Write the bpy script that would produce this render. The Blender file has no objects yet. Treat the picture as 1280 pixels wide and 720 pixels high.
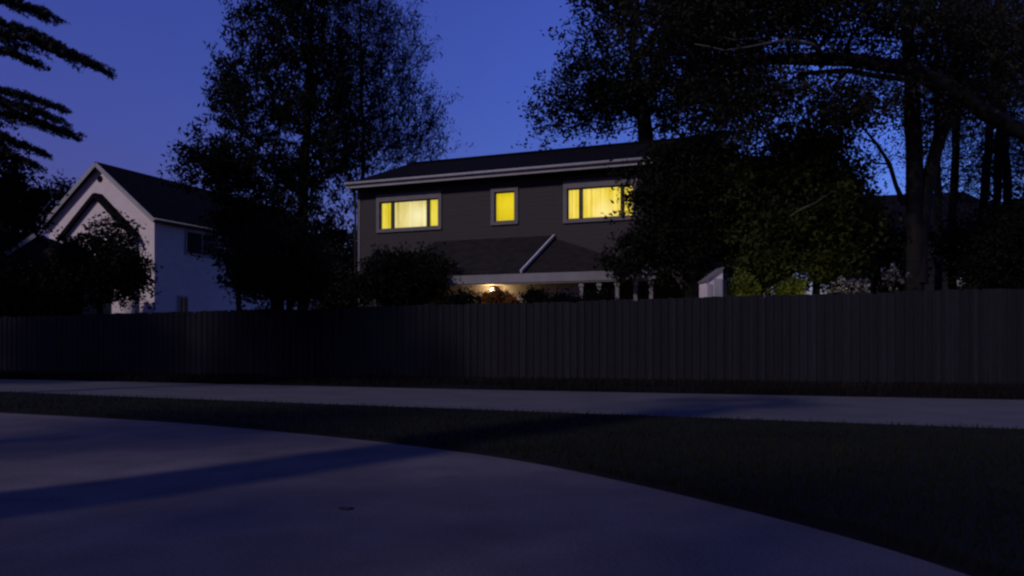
import bpy, math, random
import numpy as np
from mathutils import Vector, Matrix

R = math.radians
scene = bpy.context.scene
COL = scene.collection
F = 1004.0            # focal length of the photograph in its own pixels
EYE = 1.2             # camera height above the road


def at(px, py, depth):
    """A point of the place seen at photo pixel (px, py), `depth` metres away."""
    return Vector(((px - 640) / F * depth, depth, EYE + (425 - py) / F * depth))


# ------------------------------------------------------------------ materials
def nodes_of(m):
    m.use_nodes = True
    nt = m.node_tree
    return nt, nt.nodes, nt.links


def material(name, c0, c1, scale=6.0, rough=0.8, bump=0.0, bscale=None, detail=6.0, spec=0.3,
             stretch=(1, 1, 1), translucent=0.0):
    m = bpy.data.materials.new(name)
    nt, N, L = nodes_of(m)
    b = N['Principled BSDF']
    tc = N.new('ShaderNodeTexCoord')
    mp = N.new('ShaderNodeMapping')
    mp.inputs['Scale'].default_value = stretch
    L.new(tc.outputs['Object'], mp.inputs['Vector'])
    nz = N.new('ShaderNodeTexNoise')
    nz.inputs['Scale'].default_value = scale
    nz.inputs['Detail'].default_value = detail
    L.new(mp.outputs['Vector'], nz.inputs['Vector'])
    rp = N.new('ShaderNodeValToRGB')
    rp.color_ramp.elements[0].position = 0.3
    rp.color_ramp.elements[1].position = 0.7
    rp.color_ramp.elements[0].color = (*c0, 1)
    rp.color_ramp.elements[1].color = (*c1, 1)
    L.new(nz.outputs['Fac'], rp.inputs['Fac'])
    L.new(rp.outputs['Color'], b.inputs['Base Color'])
    b.inputs['Roughness'].default_value = rough
    b.inputs['Specular IOR Level'].default_value = spec
    if bump:
        nb = N.new('ShaderNodeTexNoise')
        nb.inputs['Scale'].default_value = bscale or scale * 4
        nb.inputs['Detail'].default_value = 8
        L.new(mp.outputs['Vector'], nb.inputs['Vector'])
        bp = N.new('ShaderNodeBump')
        bp.inputs['Strength'].default_value = bump
        bp.inputs['Distance'].default_value = 0.02
        L.new(nb.outputs['Fac'], bp.inputs['Height'])
        L.new(bp.outputs['Normal'], b.inputs['Normal'])
    if translucent:
        out = N['Material Output']
        tr = N.new('ShaderNodeBsdfTranslucent')
        L.new(rp.outputs['Color'], tr.inputs['Color'])
        mx = N.new('ShaderNodeMixShader')
        mx.inputs[0].default_value = translucent
        L.new(b.outputs[0], mx.inputs[1])
        L.new(tr.outputs[0], mx.inputs[2])
        L.new(mx.outputs[0], out.inputs['Surface'])
    return m


def siding(name, c, board=0.17, rough=0.7):
    """Painted lap siding: sawtooth bump along Z, weathered noise colour."""
    m = material(name, tuple(x * 0.86 for x in c), c, 1.6, rough, stretch=(1, 1, 2.5))
    nt, N, L = nodes_of(m)
    b = N['Principled BSDF']
    tc = N['Texture Coordinate']
    sp = N.new('ShaderNodeSeparateXYZ')
    L.new(tc.outputs['Object'], sp.inputs[0])
    d = N.new('ShaderNodeMath'); d.operation = 'DIVIDE'; d.inputs[1].default_value = board
    L.new(sp.outputs['Z'], d.inputs[0])
    f = N.new('ShaderNodeMath'); f.operation = 'FRACT'
    L.new(d.outputs[0], f.inputs[0])
    bp = N.new('ShaderNodeBump')
    bp.inputs['Strength'].default_value = 0.5
    bp.inputs['Distance'].default_value = 0.014
    bp.invert = True
    L.new(f.outputs[0], bp.inputs['Height'])
    L.new(bp.outputs['Normal'], b.inputs['Normal'])
    return m


def shingles(name, c0, c1):
    m = material(name, c0, c1, 3.0, 0.95, spec=0.05)
    nt, N, L = nodes_of(m)
    b = N['Principled BSDF']
    tc = N['Texture Coordinate']
    br = N.new('ShaderNodeTexBrick')
    br.inputs['Scale'].default_value = 2.2
    br.inputs['Mortar Size'].default_value = 0.03
    br.inputs['Color1'].default_value = (1, 1, 1, 1)
    br.inputs['Color2'].default_value = (.6, .6, .6, 1)
    br.inputs['Mortar'].default_value = (.1, .1, .1, 1)
    L.new(tc.outputs['Object'], br.inputs['Vector'])
    ml = N.new('ShaderNodeMix'); ml.data_type = 'RGBA'; ml.blend_type = 'MULTIPLY'
    ml.inputs[0].default_value = 0.45
    L.new(N['Color Ramp'].outputs['Color'], ml.inputs[6])
    L.new(br.outputs['Color'], ml.inputs[7])
    L.new(ml.outputs[2], b.inputs['Base Color'])
    bp = N.new('ShaderNodeBump')
    bp.inputs['Strength'].default_value = 0.6
    bp.inputs['Distance'].default_value = 0.02
    L.new(br.outputs['Color'], bp.inputs['Height'])
    L.new(bp.outputs['Normal'], b.inputs['Normal'])
    return m


def fence_wood(name, c0, c1, board):
    """Old fence timber: each board its own tone, streaky grain along Z."""
    m = material(name, c0, c1, 5.0, 0.85, bump=0.5, bscale=14, stretch=(6, 6, 0.5))
    nt, N, L = nodes_of(m)
    b = N['Principled BSDF']
    tc = N['Texture Coordinate']
    sp = N.new('ShaderNodeSeparateXYZ')
    L.new(tc.outputs['Object'], sp.inputs[0])
    d = N.new('ShaderNodeMath'); d.operation = 'DIVIDE'; d.inputs[1].default_value = board
    L.new(sp.outputs['X'], d.inputs[0])
    f = N.new('ShaderNodeMath'); f.operation = 'FLOOR'
    L.new(d.outputs[0], f.inputs[0])
    w = N.new('ShaderNodeTexWhiteNoise'); w.noise_dimensions = '1D'
    L.new(f.outputs[0], w.inputs['W'])
    mr = N.new('ShaderNodeMapRange')
    mr.inputs['To Min'].default_value = 0.7
    mr.inputs['To Max'].default_value = 1.3
    L.new(w.outputs['Value'], mr.inputs['Value'])
    ml = N.new('ShaderNodeMix'); ml.data_type = 'RGBA'; ml.blend_type = 'MULTIPLY'
    ml.inputs[0].default_value = 1.0
    L.new(N['Color Ramp'].outputs['Color'], ml.inputs[6])
    L.new(mr.outputs[0], ml.inputs[7])
    L.new(ml.outputs[2], b.inputs['Base Color'])
    return m


def curtain_mat(name, c_dark, c_light, strength, seed, lamp=None, c_glow=(1, .9, .5)):
    """Lit curtain: the cloth itself emits, with an uneven lamp glow painted in."""
    m = bpy.data.materials.new(name)
    nt, N, L = nodes_of(m)
    b = N['Principled BSDF']
    tc = N.new('ShaderNodeTexCoord')
    mp = N.new('ShaderNodeMapping')
    mp.inputs['Location'].default_value = (seed * 3.7, 0, seed)
    mp.inputs['Scale'].default_value = (1.5, 1, 0.45)
    L.new(tc.outputs['Object'], mp.inputs['Vector'])
    nz = N.new('ShaderNodeTexNoise')
    nz.inputs['Scale'].default_value = 1.7
    nz.inputs['Detail'].default_value = 3
    L.new(mp.outputs['Vector'], nz.inputs['Vector'])
    rp = N.new('ShaderNodeValToRGB')
    rp.color_ramp.elements[0].position = 0.34
    rp.color_ramp.elements[1].position = 0.62
    rp.color_ramp.elements[0].color = (*c_dark, 1)
    rp.color_ramp.elements[1].color = (*c_light, 1)
    L.new(nz.outputs['Fac'], rp.inputs['Fac'])
    b.inputs['Base Color'].default_value = (.20, .15, .02, 1)
    b.inputs['Specular IOR Level'].default_value = 0.0
    b.inputs['Roughness'].default_value = 0.9
    src = rp.outputs['Color']
    # gathered cloth: narrow darker folds painted into the emission
    sp = N.new('ShaderNodeSeparateXYZ'); L.new(tc.outputs['Object'], sp.inputs[0])
    fz = N.new('ShaderNodeTexNoise'); fz.noise_dimensions = '1D'; fz.inputs['Scale'].default_value = 9.0; fz.inputs['Detail'].default_value = 4
    L.new(sp.outputs['X'], fz.inputs['W'])
    fr = N.new('ShaderNodeMapRange'); fr.inputs['From Min'].default_value = .3; fr.inputs['From Max'].default_value = .65
    fr.inputs['To Min'].default_value = .72; fr.inputs['To Max'].default_value = 1.04
    L.new(fz.outputs['Fac'], fr.inputs['Value'])
    ml = N.new('ShaderNodeMix'); ml.data_type = 'RGBA'; ml.blend_type = 'MULTIPLY'; ml.inputs[0].default_value = 1
    L.new(src, ml.inputs[6]); L.new(fr.outputs[0], ml.inputs[7]); src = ml.outputs[2]
    if lamp:  # round lamp glow painted into the emission, no lamp stands behind
        vd = N.new('ShaderNodeVectorMath'); vd.operation = 'DISTANCE'
        vd.inputs[1].default_value = (lamp[0], .17, lamp[1])
        L.new(tc.outputs['Object'], vd.inputs[0])
        gr2 = N.new('ShaderNodeMapRange'); gr2.interpolation_type = 'SMOOTHSTEP'
        gr2.inputs['From Min'].default_value = 0; gr2.inputs['From Max'].default_value = lamp[2]
        gr2.inputs['To Min'].default_value = .85; gr2.inputs['To Max'].default_value = 0
        L.new(vd.outputs['Value'], gr2.inputs['Value'])
        mg = N.new('ShaderNodeMix'); mg.data_type = 'RGBA'
        mg.inputs[7].default_value = (*c_glow, 1)
        L.new(gr2.outputs[0], mg.inputs[0]); L.new(src, mg.inputs[6]); src = mg.outputs[2]
    L.new(src, b.inputs['Emission Color'])
    b.inputs['Emission Strength'].default_value = strength
    return m


def glass_mat():
    m = bpy.data.materials.new('window_glass')
    nt, N, L = nodes_of(m)
    out = N['Material Output']
    tr = N.new('ShaderNodeBsdfTransparent')
    gl = N.new('ShaderNodeBsdfGlossy'); gl.inputs['Roughness'].default_value = 0.03
    fr = N.new('ShaderNodeFresnel'); fr.inputs['IOR'].default_value = 1.45
    mx = N.new('ShaderNodeMixShader')
    L.new(fr.outputs[0], mx.inputs[0]); L.new(tr.outputs[0], mx.inputs[1]); L.new(gl.outputs[0], mx.inputs[2])
    L.new(mx.outputs[0], out.inputs['Surface'])
    return m


def dark_glass_mat():
    m = material('unlit_glass', (.01, .011, .014), (.016, .016, .02), 2.0, 0.12, spec=0.25)
    return m


def bulb_mat(name, c, s):
    m = bpy.data.materials.new(name)
    nt, N, L = nodes_of(m)
    b = N['Principled BSDF']
    b.inputs['Emission Color'].default_value = (*c, 1)
    b.inputs['Emission Strength'].default_value = s
    return m


M = {}
M['asphalt'] = material('road_asphalt', (.088, .072, .074), (.122, .100, .102), 0.5, 0.8, bump=0.35, bscale=90, spec=0.2)
def add_grain(m, fine, coarse, amt):
    nt, N, L = nodes_of(m)
    b = N['Principled BSDF']
    src = b.inputs['Base Color'].links[0].from_socket
    tc = N['Texture Coordinate']
    for sc, lo, hi in ((fine, 1 - amt, 1 + amt), (coarse, .78, 1.12)):
        nz = N.new('ShaderNodeTexNoise'); nz.inputs['Scale'].default_value = sc; nz.inputs['Detail'].default_value = 10
        L.new(tc.outputs['Object'], nz.inputs['Vector'])
        mr = N.new('ShaderNodeMapRange'); mr.inputs['From Min'].default_value = .3; mr.inputs['From Max'].default_value = .7
        mr.inputs['To Min'].default_value = lo; mr.inputs['To Max'].default_value = hi
        L.new(nz.outputs['Fac'], mr.inputs['Value'])
        ml = N.new('ShaderNodeMix'); ml.data_type = 'RGBA'; ml.blend_type = 'MULTIPLY'; ml.inputs[0].default_value = 1
        L.new(src, ml.inputs[6]); L.new(mr.outputs[0], ml.inputs[7])
        src = ml.outputs[2]
    L.new(src, b.inputs['Base Color'])


add_grain(M['asphalt'], 45, 1.7, .30)
M['concrete'] = material('path_concrete', (.074, .070, .070), (.100, .094, .094), 0.9, 0.85, bump=0.3, bscale=60, spec=0.2)
M['soil'] = material('bed_soil', (.005, .0045, .004), (.011, .009, .0075), 3.0, 0.95, bump=0.9, bscale=12, spec=0.1)
M['turf'] = material('turf_earth', (.006, .007, .004), (.012, .0125, .007), 1.2, 0.95, bump=0.8, bscale=20, spec=0.1)
M['grass'] = material('grass_blades', (.008, .0095, .004), (.019, .019, .008), 0.5, 0.9, spec=0.1)
M['dry'] = material('dry_litter', (.006, .005, .004), (.014, .011, .008), 2.0, 0.9, spec=0.1)
M['fence'] = fence_wood('fence_timber', (.0085, .0082, .0105), (.0150, .0142, .0172), 0.1034)
M['fence_post'] = material('fence_post_timber', (.012, .0105, .011), (.022, .019, .018), 5, 0.85, stretch=(4, 4, .5))
M['taupe'] = siding('taupe_siding', (.045, .0385, .037))
M['white_siding'] = siding('white_siding', (.82, .70, .66))
M['dark_siding'] = siding('dark_siding', (.012, .0105, .011))
M['white'] = material('white_trim_paint', (.32, .31, .30), (.40, .38, .37), 3, 0.55)
M['fascia'] = material('dull_fascia_paint', (.18, .172, .17), (.27, .26, .255), 1.2, 0.6)  # duller white for the porch fascia and posts
M['bright'] = material('bright_white_paint', (.70, .68, .66), (.78, .76, .74), 3, 0.5)  # brighter white for the porch bargeboard
M['cream'] = material('cream_render', (.28, .255, .23), (.36, .33, .30), 2, 0.8, bump=0.2)
M['frame'] = material('window_trim_paint', (.15, .135, .13), (.19, .17, .165), 3, 0.6)
M['mullion'] = material('mullion_paint', (.05, .045, .03), (.08, .07, .05), 3, 0.6)
M['roof'] = shingles('roof_shingles', (.006, .0055, .008), (.013, .012, .014))
M['roof_brown'] = shingles('porch_shingles', (.022, .019, .018), (.038, .033, .030))
M['metal'] = material('dark_metal', (.03, .03, .03), (.05, .05, .05), 8, 0.4)
M['glass'] = glass_mat()
M['unlit'] = dark_glass_mat()
M['bark'] = material('dark_bark', (.004, .0035, .003), (.009, .0075, .0065), 4, 0.9, bump=0.8, bscale=18, stretch=(2, 2, .5))
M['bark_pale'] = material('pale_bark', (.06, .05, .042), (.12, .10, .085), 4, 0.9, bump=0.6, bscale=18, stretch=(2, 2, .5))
M['needle'] = material('cedar_needles', (.004, .007, .005), (.011, .015, .010), 1.5, 0.7)
M['leaf_dark'] = material('evergreen_leaves', (.004, .006, .004), (.011, .014, .007), 0.8, 0.8, spec=.1, translucent=.2)
M['leaf_mid'] = material('broad_leaves', (.006, .008, .005), (.018, .020, .010), 0.7, 0.8, spec=.1, translucent=.25)
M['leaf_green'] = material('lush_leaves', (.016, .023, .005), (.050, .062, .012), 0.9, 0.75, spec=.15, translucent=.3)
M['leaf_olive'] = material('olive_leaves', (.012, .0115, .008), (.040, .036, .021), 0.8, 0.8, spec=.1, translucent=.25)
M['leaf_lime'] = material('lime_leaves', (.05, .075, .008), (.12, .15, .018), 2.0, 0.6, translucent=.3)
M['leaf_rust'] = material('rust_leaves', (.16, .06, .010), (.30, .12, .020), 2.0, 0.6, translucent=.3)
M['petal'] = material('white_petals', (.10, .10, .12), (.18, .175, .20), 3.0, 0.6, translucent=.2)
M['leaf_litter'] = material('fallen_leaf_brown', (.03, .024, .02), (.05, .04, .03), 6, 0.8)


# ------------------------------------------------------------------ objects
def tag(o, label=None, cat=None, group=None, kind=None):
    if label: o['label'] = label
    if cat: o['category'] = cat
    if group: o['group'] = group
    if kind: o['kind'] = kind
    return o


def thing(name, label, cat, loc=(0, 0, 0), rz=0.0, group=None):
    o = bpy.data.objects.new(name, None)
    o.empty_display_size = 0.3
    COL.objects.link(o)
    o.location = loc
    o.rotation_euler = (0, 0, rz)
    return tag(o, label, cat, group)


def link_mesh(name, me, mat, parent=None):
    o = bpy.data.objects.new(name, me)
    me.materials.append(mat)
    COL.objects.link(o)
    if parent is not None:
        o.parent = parent
    return o


def np_mesh(name, V, faces_list):
    """V (n,3); faces_list: arrays of shape (m,k)."""
    me = bpy.data.meshes.new(name)
    me.vertices.add(len(V))
    me.vertices.foreach_set('co', np.asarray(V, dtype=np.float32).ravel())
    loops = np.concatenate([f.ravel() for f in faces_list]).astype(np.int32)
    sizes = np.concatenate([np.full(len(f), f.shape[1]) for f in faces_list]).astype(np.int32)
    me.loops.add(len(loops))
    me.loops.foreach_set('vertex_index', loops)
    me.polygons.add(len(sizes))
    starts = np.concatenate([[0], np.cumsum(sizes)[:-1]]).astype(np.int32)
    me.polygons.foreach_set('loop_start', starts)
    me.polygons.foreach_set('loop_total', sizes)
    me.update(calc_edges=True)
    me.validate()
    return me


class MB:
    def __init__(self):
        self.v = []
        self.f = []

    def quad(self, *pts):
        i = len(self.v)
        self.v += [tuple(p) for p in pts]
        self.f.append(tuple(range(i, i + len(pts))))

    def box(self, x0, x1, y0, y1, z0, z1):
        self.prism([(x0, y0), (x1, y0), (x1, y1), (x0, y1)], z0, z1)

    def prism(self, poly, z0, z1):
        i = len(self.v); n = len(poly)
        self.v += [(x, y, z0) for x, y in poly] + [(x, y, z1) for x, y in poly]
        self.f.append(tuple(range(i + n - 1, i - 1, -1)))
        self.f.append(tuple(range(i + n, i + 2 * n)))
        for k in range(n):
            l = (k + 1) % n
            self.f.append((i + k, i + l, i + n + l, i + n + k))

    def solid(self, a, b):
        """Closed solid between two matching rings of points."""
        i = len(self.v); n = len(a)
        self.v += [tuple(p) for p in a] + [tuple(p) for p in b]
        self.f.append(tuple(range(i + n - 1, i - 1, -1)))
        self.f.append(tuple(range(i + n, i + 2 * n)))
        for k in range(n):
            l = (k + 1) % n
            self.f.append((i + k, i + l, i + n + l, i + n + k))

    def slab(self, pts, t):
        """A flat polygon given thickness t downwards."""
        self.solid([(x, y, z - t) for x, y, z in pts], pts)

    def bar(self, a, b, w, h):
        a = Vector(a); b = Vector(b)
        d = (b - a).normalized()
        up = Vector((0, 0, 1)) if abs(d.z) < .95 else Vector((0, 1, 0))
        s = d.cross(up).normalized() * (w / 2)
        u = s.normalized().cross(d) * (h / 2)
        self.solid([a - s - u, a + s - u, a + s + u, a - s + u],
                   [b - s - u, b + s - u, b + s + u, b - s + u])

    def tube(self, pts, radii, n=10):
        pts = [Vector(p) for p in pts]
        rings = []
        for k, p in enumerate(pts):
            d = (pts[min(k + 1, len(pts) - 1)] - pts[max(k - 1, 0)]).normalized()
            up = Vector((0, 0, 1)) if abs(d.z) < .9 else Vector((1, 0, 0))
            s = d.cross(up).normalized(); u = s.cross(d)
            i = len(self.v)
            self.v += [tuple(p + (s * math.cos(2 * math.pi * j / n) + u * math.sin(2 * math.pi * j / n)) * radii[k]) for j in range(n)]
            rings.append(i)
        for a, b in zip(rings, rings[1:]):
            for j in range(n):
                self.f.append((a + j, a + (j + 1) % n, b + (j + 1) % n, b + j))
        self.f.append(tuple(rings[0] + j for j in range(n)))
        self.f.append(tuple(rings[-1] + n - 1 - j for j in range(n)))

    def wall(self, x0, x1, z0, z1, y0, y1, holes):
        """Upright wall, outer face at y0, inner at y1, with rectangular openings (x0,x1,z0,z1)."""
        xs = sorted({x0, x1, *[h[0] for h in holes], *[h[1] for h in holes]})
        zs = sorted({z0, z1, *[h[2] for h in holes], *[h[3] for h in holes]})
        for a, b in zip(xs, xs[1:]):
            for c, d in zip(zs, zs[1:]):
                mx, mz = (a + b) / 2, (c + d) / 2
                if any(h[0] < mx < h[1] and h[2] < mz < h[3] for h in holes):
                    continue
                self.quad((a, y0, c), (b, y0, c), (b, y0, d), (a, y0, d))
                self.quad((b, y1, c), (a, y1, c), (a, y1, d), (b, y1, d))
        for a, b, c, d in holes + [(x0, x1, z0, z1)]:
            self.quad((a, y0, c), (b, y0, c), (b, y1, c), (a, y1, c))
            self.quad((a, y0, d), (b, y0, d), (b, y1, d), (a, y1, d))
            self.quad((a, y0, c), (a, y0, d), (a, y1, d), (a, y1, c))
            self.quad((b, y0, c), (b, y0, d), (b, y1, d), (b, y1, c))

    def build(self, name, mat, parent=None, smooth=False, bevel=0.0):
        me = bpy.data.meshes.new(name)
        me.from_pydata([tuple(v) for v in self.v], [], self.f)
        import bmesh
        bm = bmesh.new(); bm.from_mesh(me)
        bmesh.ops.recalc_face_normals(bm, faces=bm.faces)
        bm.to_mesh(me); bm.free()
        if smooth:
            me.polygons.foreach_set('use_smooth', [True] * len(me.polygons))
        me.update()
        o = link_mesh(name, me, mat, parent)
        if bevel:
            bv = o.modifiers.new('bevel', 'BEVEL')
            bv.width = bevel; bv.segments = 2; bv.limit_method = 'ANGLE'
        return o


# ------------------------------------------------------------------ world, camera, light
def make_world():
    w = bpy.data.worlds.new('World')
    scene.world = w
    w.use_nodes = True
    N, L = w.node_tree.nodes, w.node_tree.links
    bg = N['Background']
    sky = N.new('ShaderNodeTexSky')
    sky.sky_type = 'NISHITA'
    sky.sun_disc = False
    sky.sun_elevation = R(SKY_EL)
    sky.sun_rotation = R(SKY_ROT)
    sky.air_density = 1.0
    sky.dust_density = 0.3
    sky.ozone_density = 4.6
    mx = N.new('ShaderNodeMix'); mx.data_type = 'RGBA'; mx.blend_type = 'MULTIPLY'
    mx.inputs[0].default_value = 1.0
    mx.inputs[7].default_value = (*SKY_TINT, 1)
    L.new(sky.outputs[0], mx.inputs[6])
    L.new(mx.outputs[2], bg.inputs['Color'])
    bg.inputs['Strength'].default_value = SKY_STRENGTH


SUN_AZ = (0.72, 0.69)          # light travels this way over the ground: from behind, left
SUN_EL = 36.0
SKY_EL, SKY_ROT = -2.0, 68.0
SKY_TINT = (.97, .94, 1.03)
SKY_STRENGTH = 2.6
make_world()

cam_d = bpy.data.cameras.new('camera')
cam = bpy.data.objects.new('camera', cam_d)
COL.objects.link(cam)
cam.location = (0, 0, EYE)
cam.rotation_euler = (R(90), 0, 0)
cam_d.sensor_width = 36
cam_d.lens = 36 * F / 1280
cam_d.shift_y = 65 / 1280
cam_d.clip_end = 2000
scene.camera = cam

sl = bpy.data.lights.new('sun', 'SUN')
sun = bpy.data.objects.new('sun', sl)
COL.objects.link(sun)
d = Vector((SUN_AZ[0], SUN_AZ[1], 0)).normalized() * math.cos(R(SUN_EL)) + Vector((0, 0, -math.sin(R(SUN_EL))))
sun.rotation_euler = d.to_track_quat('-Z', 'Y').to_euler()
sun.location = (-30, -30, 40)
sl.energy = 1.15
sl.angle = R(2.4)
sl.color = (1.0, 0.88, .95)


# ------------------------------------------------------------------ ground
def interp(line, x):
    xs = [p[0] for p in line]; ys = [p[1] for p in line]
    return float(np.interp(x, xs, ys))


def fence_y(x):
    return 22.7 - 0.27 * x


path_far = [(-60, 39.5), (-15.7, 24.6), (0, 19.1), (10.2, 16.06), (40, 8.0), (60, 2.6)]
path_near = [(-60, 35.5), (-11.5, 18.0), (-7, 16.0), (0, 13.1), (6.6, 10.4), (40, -3.2), (60, -11.0)]
road_edge = [(-60, 31), (-30, 21.4), (-14, 15.5), (-8.44, 13.24), (-5.18, 11.81), (-3.03, 10.5), (-1.29, 9.24), (0, 8.06), (.73, 7.12), (1.29, 6.25),
             (1.71, 5.53), (2.04, 4.88), (2.27, 4.3), (2.52, 3.2), (2.65, 1.6), (2.7, 0), (2.72, -12), (2.72, -60)]


def smooth_line(line, step=0.25):
    """Catmull-Rom through the points."""
    P = [Vector((x, y)) for x, y in line]
    out = []
    for i in range(len(P) - 1):
        p0 = P[max(i - 1, 0)]; p1 = P[i]; p2 = P[i + 1]; p3 = P[min(i + 2, len(P) - 1)]
        L = (p2 - p1).length
        n = max(1, min(24, int(L / step)))
        t0 = 0; t1 = t0 + max((p1 - p0).length, 1e-6) ** .5; t2 = t1 + L ** .5; t3 = t2 + max((p3 - p2).length, 1e-6) ** .5
        for k in range(n):
            t = t1 + (t2 - t1) * k / n
            def lerp(a, b, ta, tb):
                return b if tb - ta < 1e-6 else a * ((tb - t) / (tb - ta)) + b * ((t - ta) / (tb - ta))
            A1 = lerp(p0, p1, t0, t1) if (p1 - p0).length > 1e-6 else p1
            A2 = lerp(p1, p2, t1, t2)
            A3 = lerp(p2, p3, t2, t3) if (p3 - p2).length > 1e-6 else p2
            B1 = lerp(A1, A2, t0, t2); B2 = lerp(A2, A3, t1, t3)
            out.append(tuple(lerp(B1, B2, t1, t2)))
    out.append(tuple(P[-1]))
    return out


def sheet(name, poly, z, mat, kind='structure'):
    import bmesh
    bm = bmesh.new()
    f = bm.faces.new([bm.verts.new((x, y, z)) for x, y in poly])
    bmesh.ops.triangulate(bm, faces=[f])
    me = bpy.data.meshes.new(name)
    bm.to_mesh(me); bm.free()
    me.update()
    if me.polygons[0].normal.z < 0:
        me.flip_normals()
    o = link_mesh(name, me, mat)
    o['kind'] = kind
    return o


edge = smooth_line(road_edge)
sheet('ground', [(-400, -400), (400, -400), (400, 500), (-400, 500)], -0.03, M['turf'])
sheet('road', edge + [(-60, -60)], 0.0, M['asphalt'])
sheet('path', path_near + path_far[::-1], 0.004, M['concrete'])
# the verge stands a few centimetres proud of the road, its bank falls to the tarmac
vb = MB()
inner = []
for i, (x, y) in enumerate(edge):
    a = Vector(edge[max(i - 1, 0)]); b = Vector(edge[min(i + 1, len(edge) - 1)])
    t = (b - a).normalized()
    inner.append((x - t.y * .16, y + t.x * .16))
o = sheet('verge', [(p[0], p[1]) for p in inner] + [(60, -60)] + [(x, y - .03) for x, y in path_near[::-1]], 0.05, M['turf'])
for (a, b, c, e) in zip(edge, edge[1:], inner, inner[1:]):
    vb.quad((a[0], a[1], -.01), (b[0], b[1], -.01), (e[0], e[1], .0505), (c[0], c[1], .0505))
vo = vb.build('verge_bank', M['soil']); vo['kind'] = 'structure'
# planting bed between the path and the fence, then the gardens behind, half a metre or so higher
bed = [(x, y + .02) for x, y in path_far] + [(60, fence_y(60) - .05), (-60, fence_y(-60) - .05)]
sheet('planting_bed', bed, 0.012, M['soil'])
gx = np.linspace(-90, 90, 60); gr = [0, .6, 1.6, 3, 10, 30, 90]; gz = [0.0, .2, .6, .8, .8, .9, 1.2]
gb = MB()
for xa, xb in zip(gx, gx[1:]):
    for k in range(len(gr) - 1):
        gb.quad((xa, fence_y(xa) + .12 + gr[k], gz[k]), (xb, fence_y(xb) + .12 + gr[k], gz[k]),
                (xb, fence_y(xb) + .12 + gr[k + 1], gz[k + 1]), (xa, fence_y(xa) + .12 + gr[k + 1], gz[k + 1]))
go = gb.build('garden_ground', M['turf']); go['kind'] = 'structure'


def in_verge(x, y):
    ny = np.interp(x, [p[0] for p in path_near], [p[1] for p in path_near])
    ex = np.array([p[0] for p in edge]); ey = np.array([p[1] for p in edge])
    m = np.argsort(-ey)
    rx = np.interp(y, ey[m][::-1], ex[m][::-1])       # road edge x at this y
    return (y < ny - .04) & (x > rx + .02 + .05 * np.sin(x * 9 + 3 * np.sin(y * 4)))


def blades(pts, rng, hmin, hmax, width, lean=.5):
    n = len(pts)
    h = rng.uniform(hmin, hmax, n)
    a = rng.uniform(0, 2 * np.pi, n)
    w = width * rng.uniform(.6, 1.2, n)
    side = np.stack([np.cos(a), np.sin(a), 0 * a], 1) * w[:, None] / 2
    b = rng.uniform(0, 2 * np.pi, n)
    ln = np.stack([np.cos(b), np.sin(b), 0 * b], 1) * (h * rng.uniform(.1, lean, n))[:, None]
    mid = pts + ln * .35 + np.stack([0 * h, 0 * h, h * .6], 1)
    tip = pts + ln + np.stack([0 * h, 0 * h, h], 1)
    V = np.stack([pts - side, pts + side, mid + side * .7, mid - side * .7, tip], 1).reshape(-1, 3)
    i = np.arange(n)[:, None] * 5
    return V, [np.concatenate([i, i + 1, i + 2, i + 3], 1), np.concatenate([i + 3, i + 2, i + 4], 1)]


rng = np.random.default_rng(5)
x = rng.uniform(-24, 22, 900000); y = rng.uniform(2.5, 25, 900000)
vis = np.abs(x / y) < .78
dens = np.clip(60 / (y * y), .05, 1)
keep = vis & (rng.uniform(0, 1, len(x)) < dens) & in_verge(x, y)
x, y = x[keep], y[keep]
pts = np.stack([x, y, np.full(len(x), .03)], 1)
V, Fc = blades(pts, rng, .035, .095, .009)
V2 = V
o = link_mesh('grass', np_mesh('grass', V, Fc), M['grass'])
tag(o, 'short dark grass on the curved verge between the two pavements', 'grass', kind='stuff')
# ragged litter and weeds along the bed below the fence
x = rng.uniform(-22, 16, 60000)
u = rng.uniform(0, 1, 60000)
pf = np.interp(x, [p[0] for p in path_far], [p[1] for p in path_far])
y = pf + .05 + (22.6 - .27 * x - pf) * u
nzv = np.sin(x * 1.3) + np.sin(x * .37 + y * 2.1) + rng.normal(0, .7, len(x))
k = nzv > -.4
pts = np.stack([x[k], y[k], np.full(k.sum(), .01)], 1)
V, Fc = blades(pts, rng, .05, .24, .016, .8)
o = link_mesh('undergrowth', np_mesh('undergrowth', V, Fc), M['dry'])
tag(o, 'dead weeds and litter in the dark bed below the timber fence', 'weeds', kind='stuff')

# ------------------------------------------------------------------ timber fence
FA = math.atan(-0.27)
CF = math.cos(FA)
fence = thing('timber_fence', 'long dark timber board fence running behind the pale path', 'fence', (0, 22.7, 0), FA)


def fence_top(s):
    xx = s * CF
    return float(np.interp(xx, [-40, -17.5, 0, 12.2, 30], [1.98, 1.99, 2.25, 2.44, 2.5]))


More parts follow.
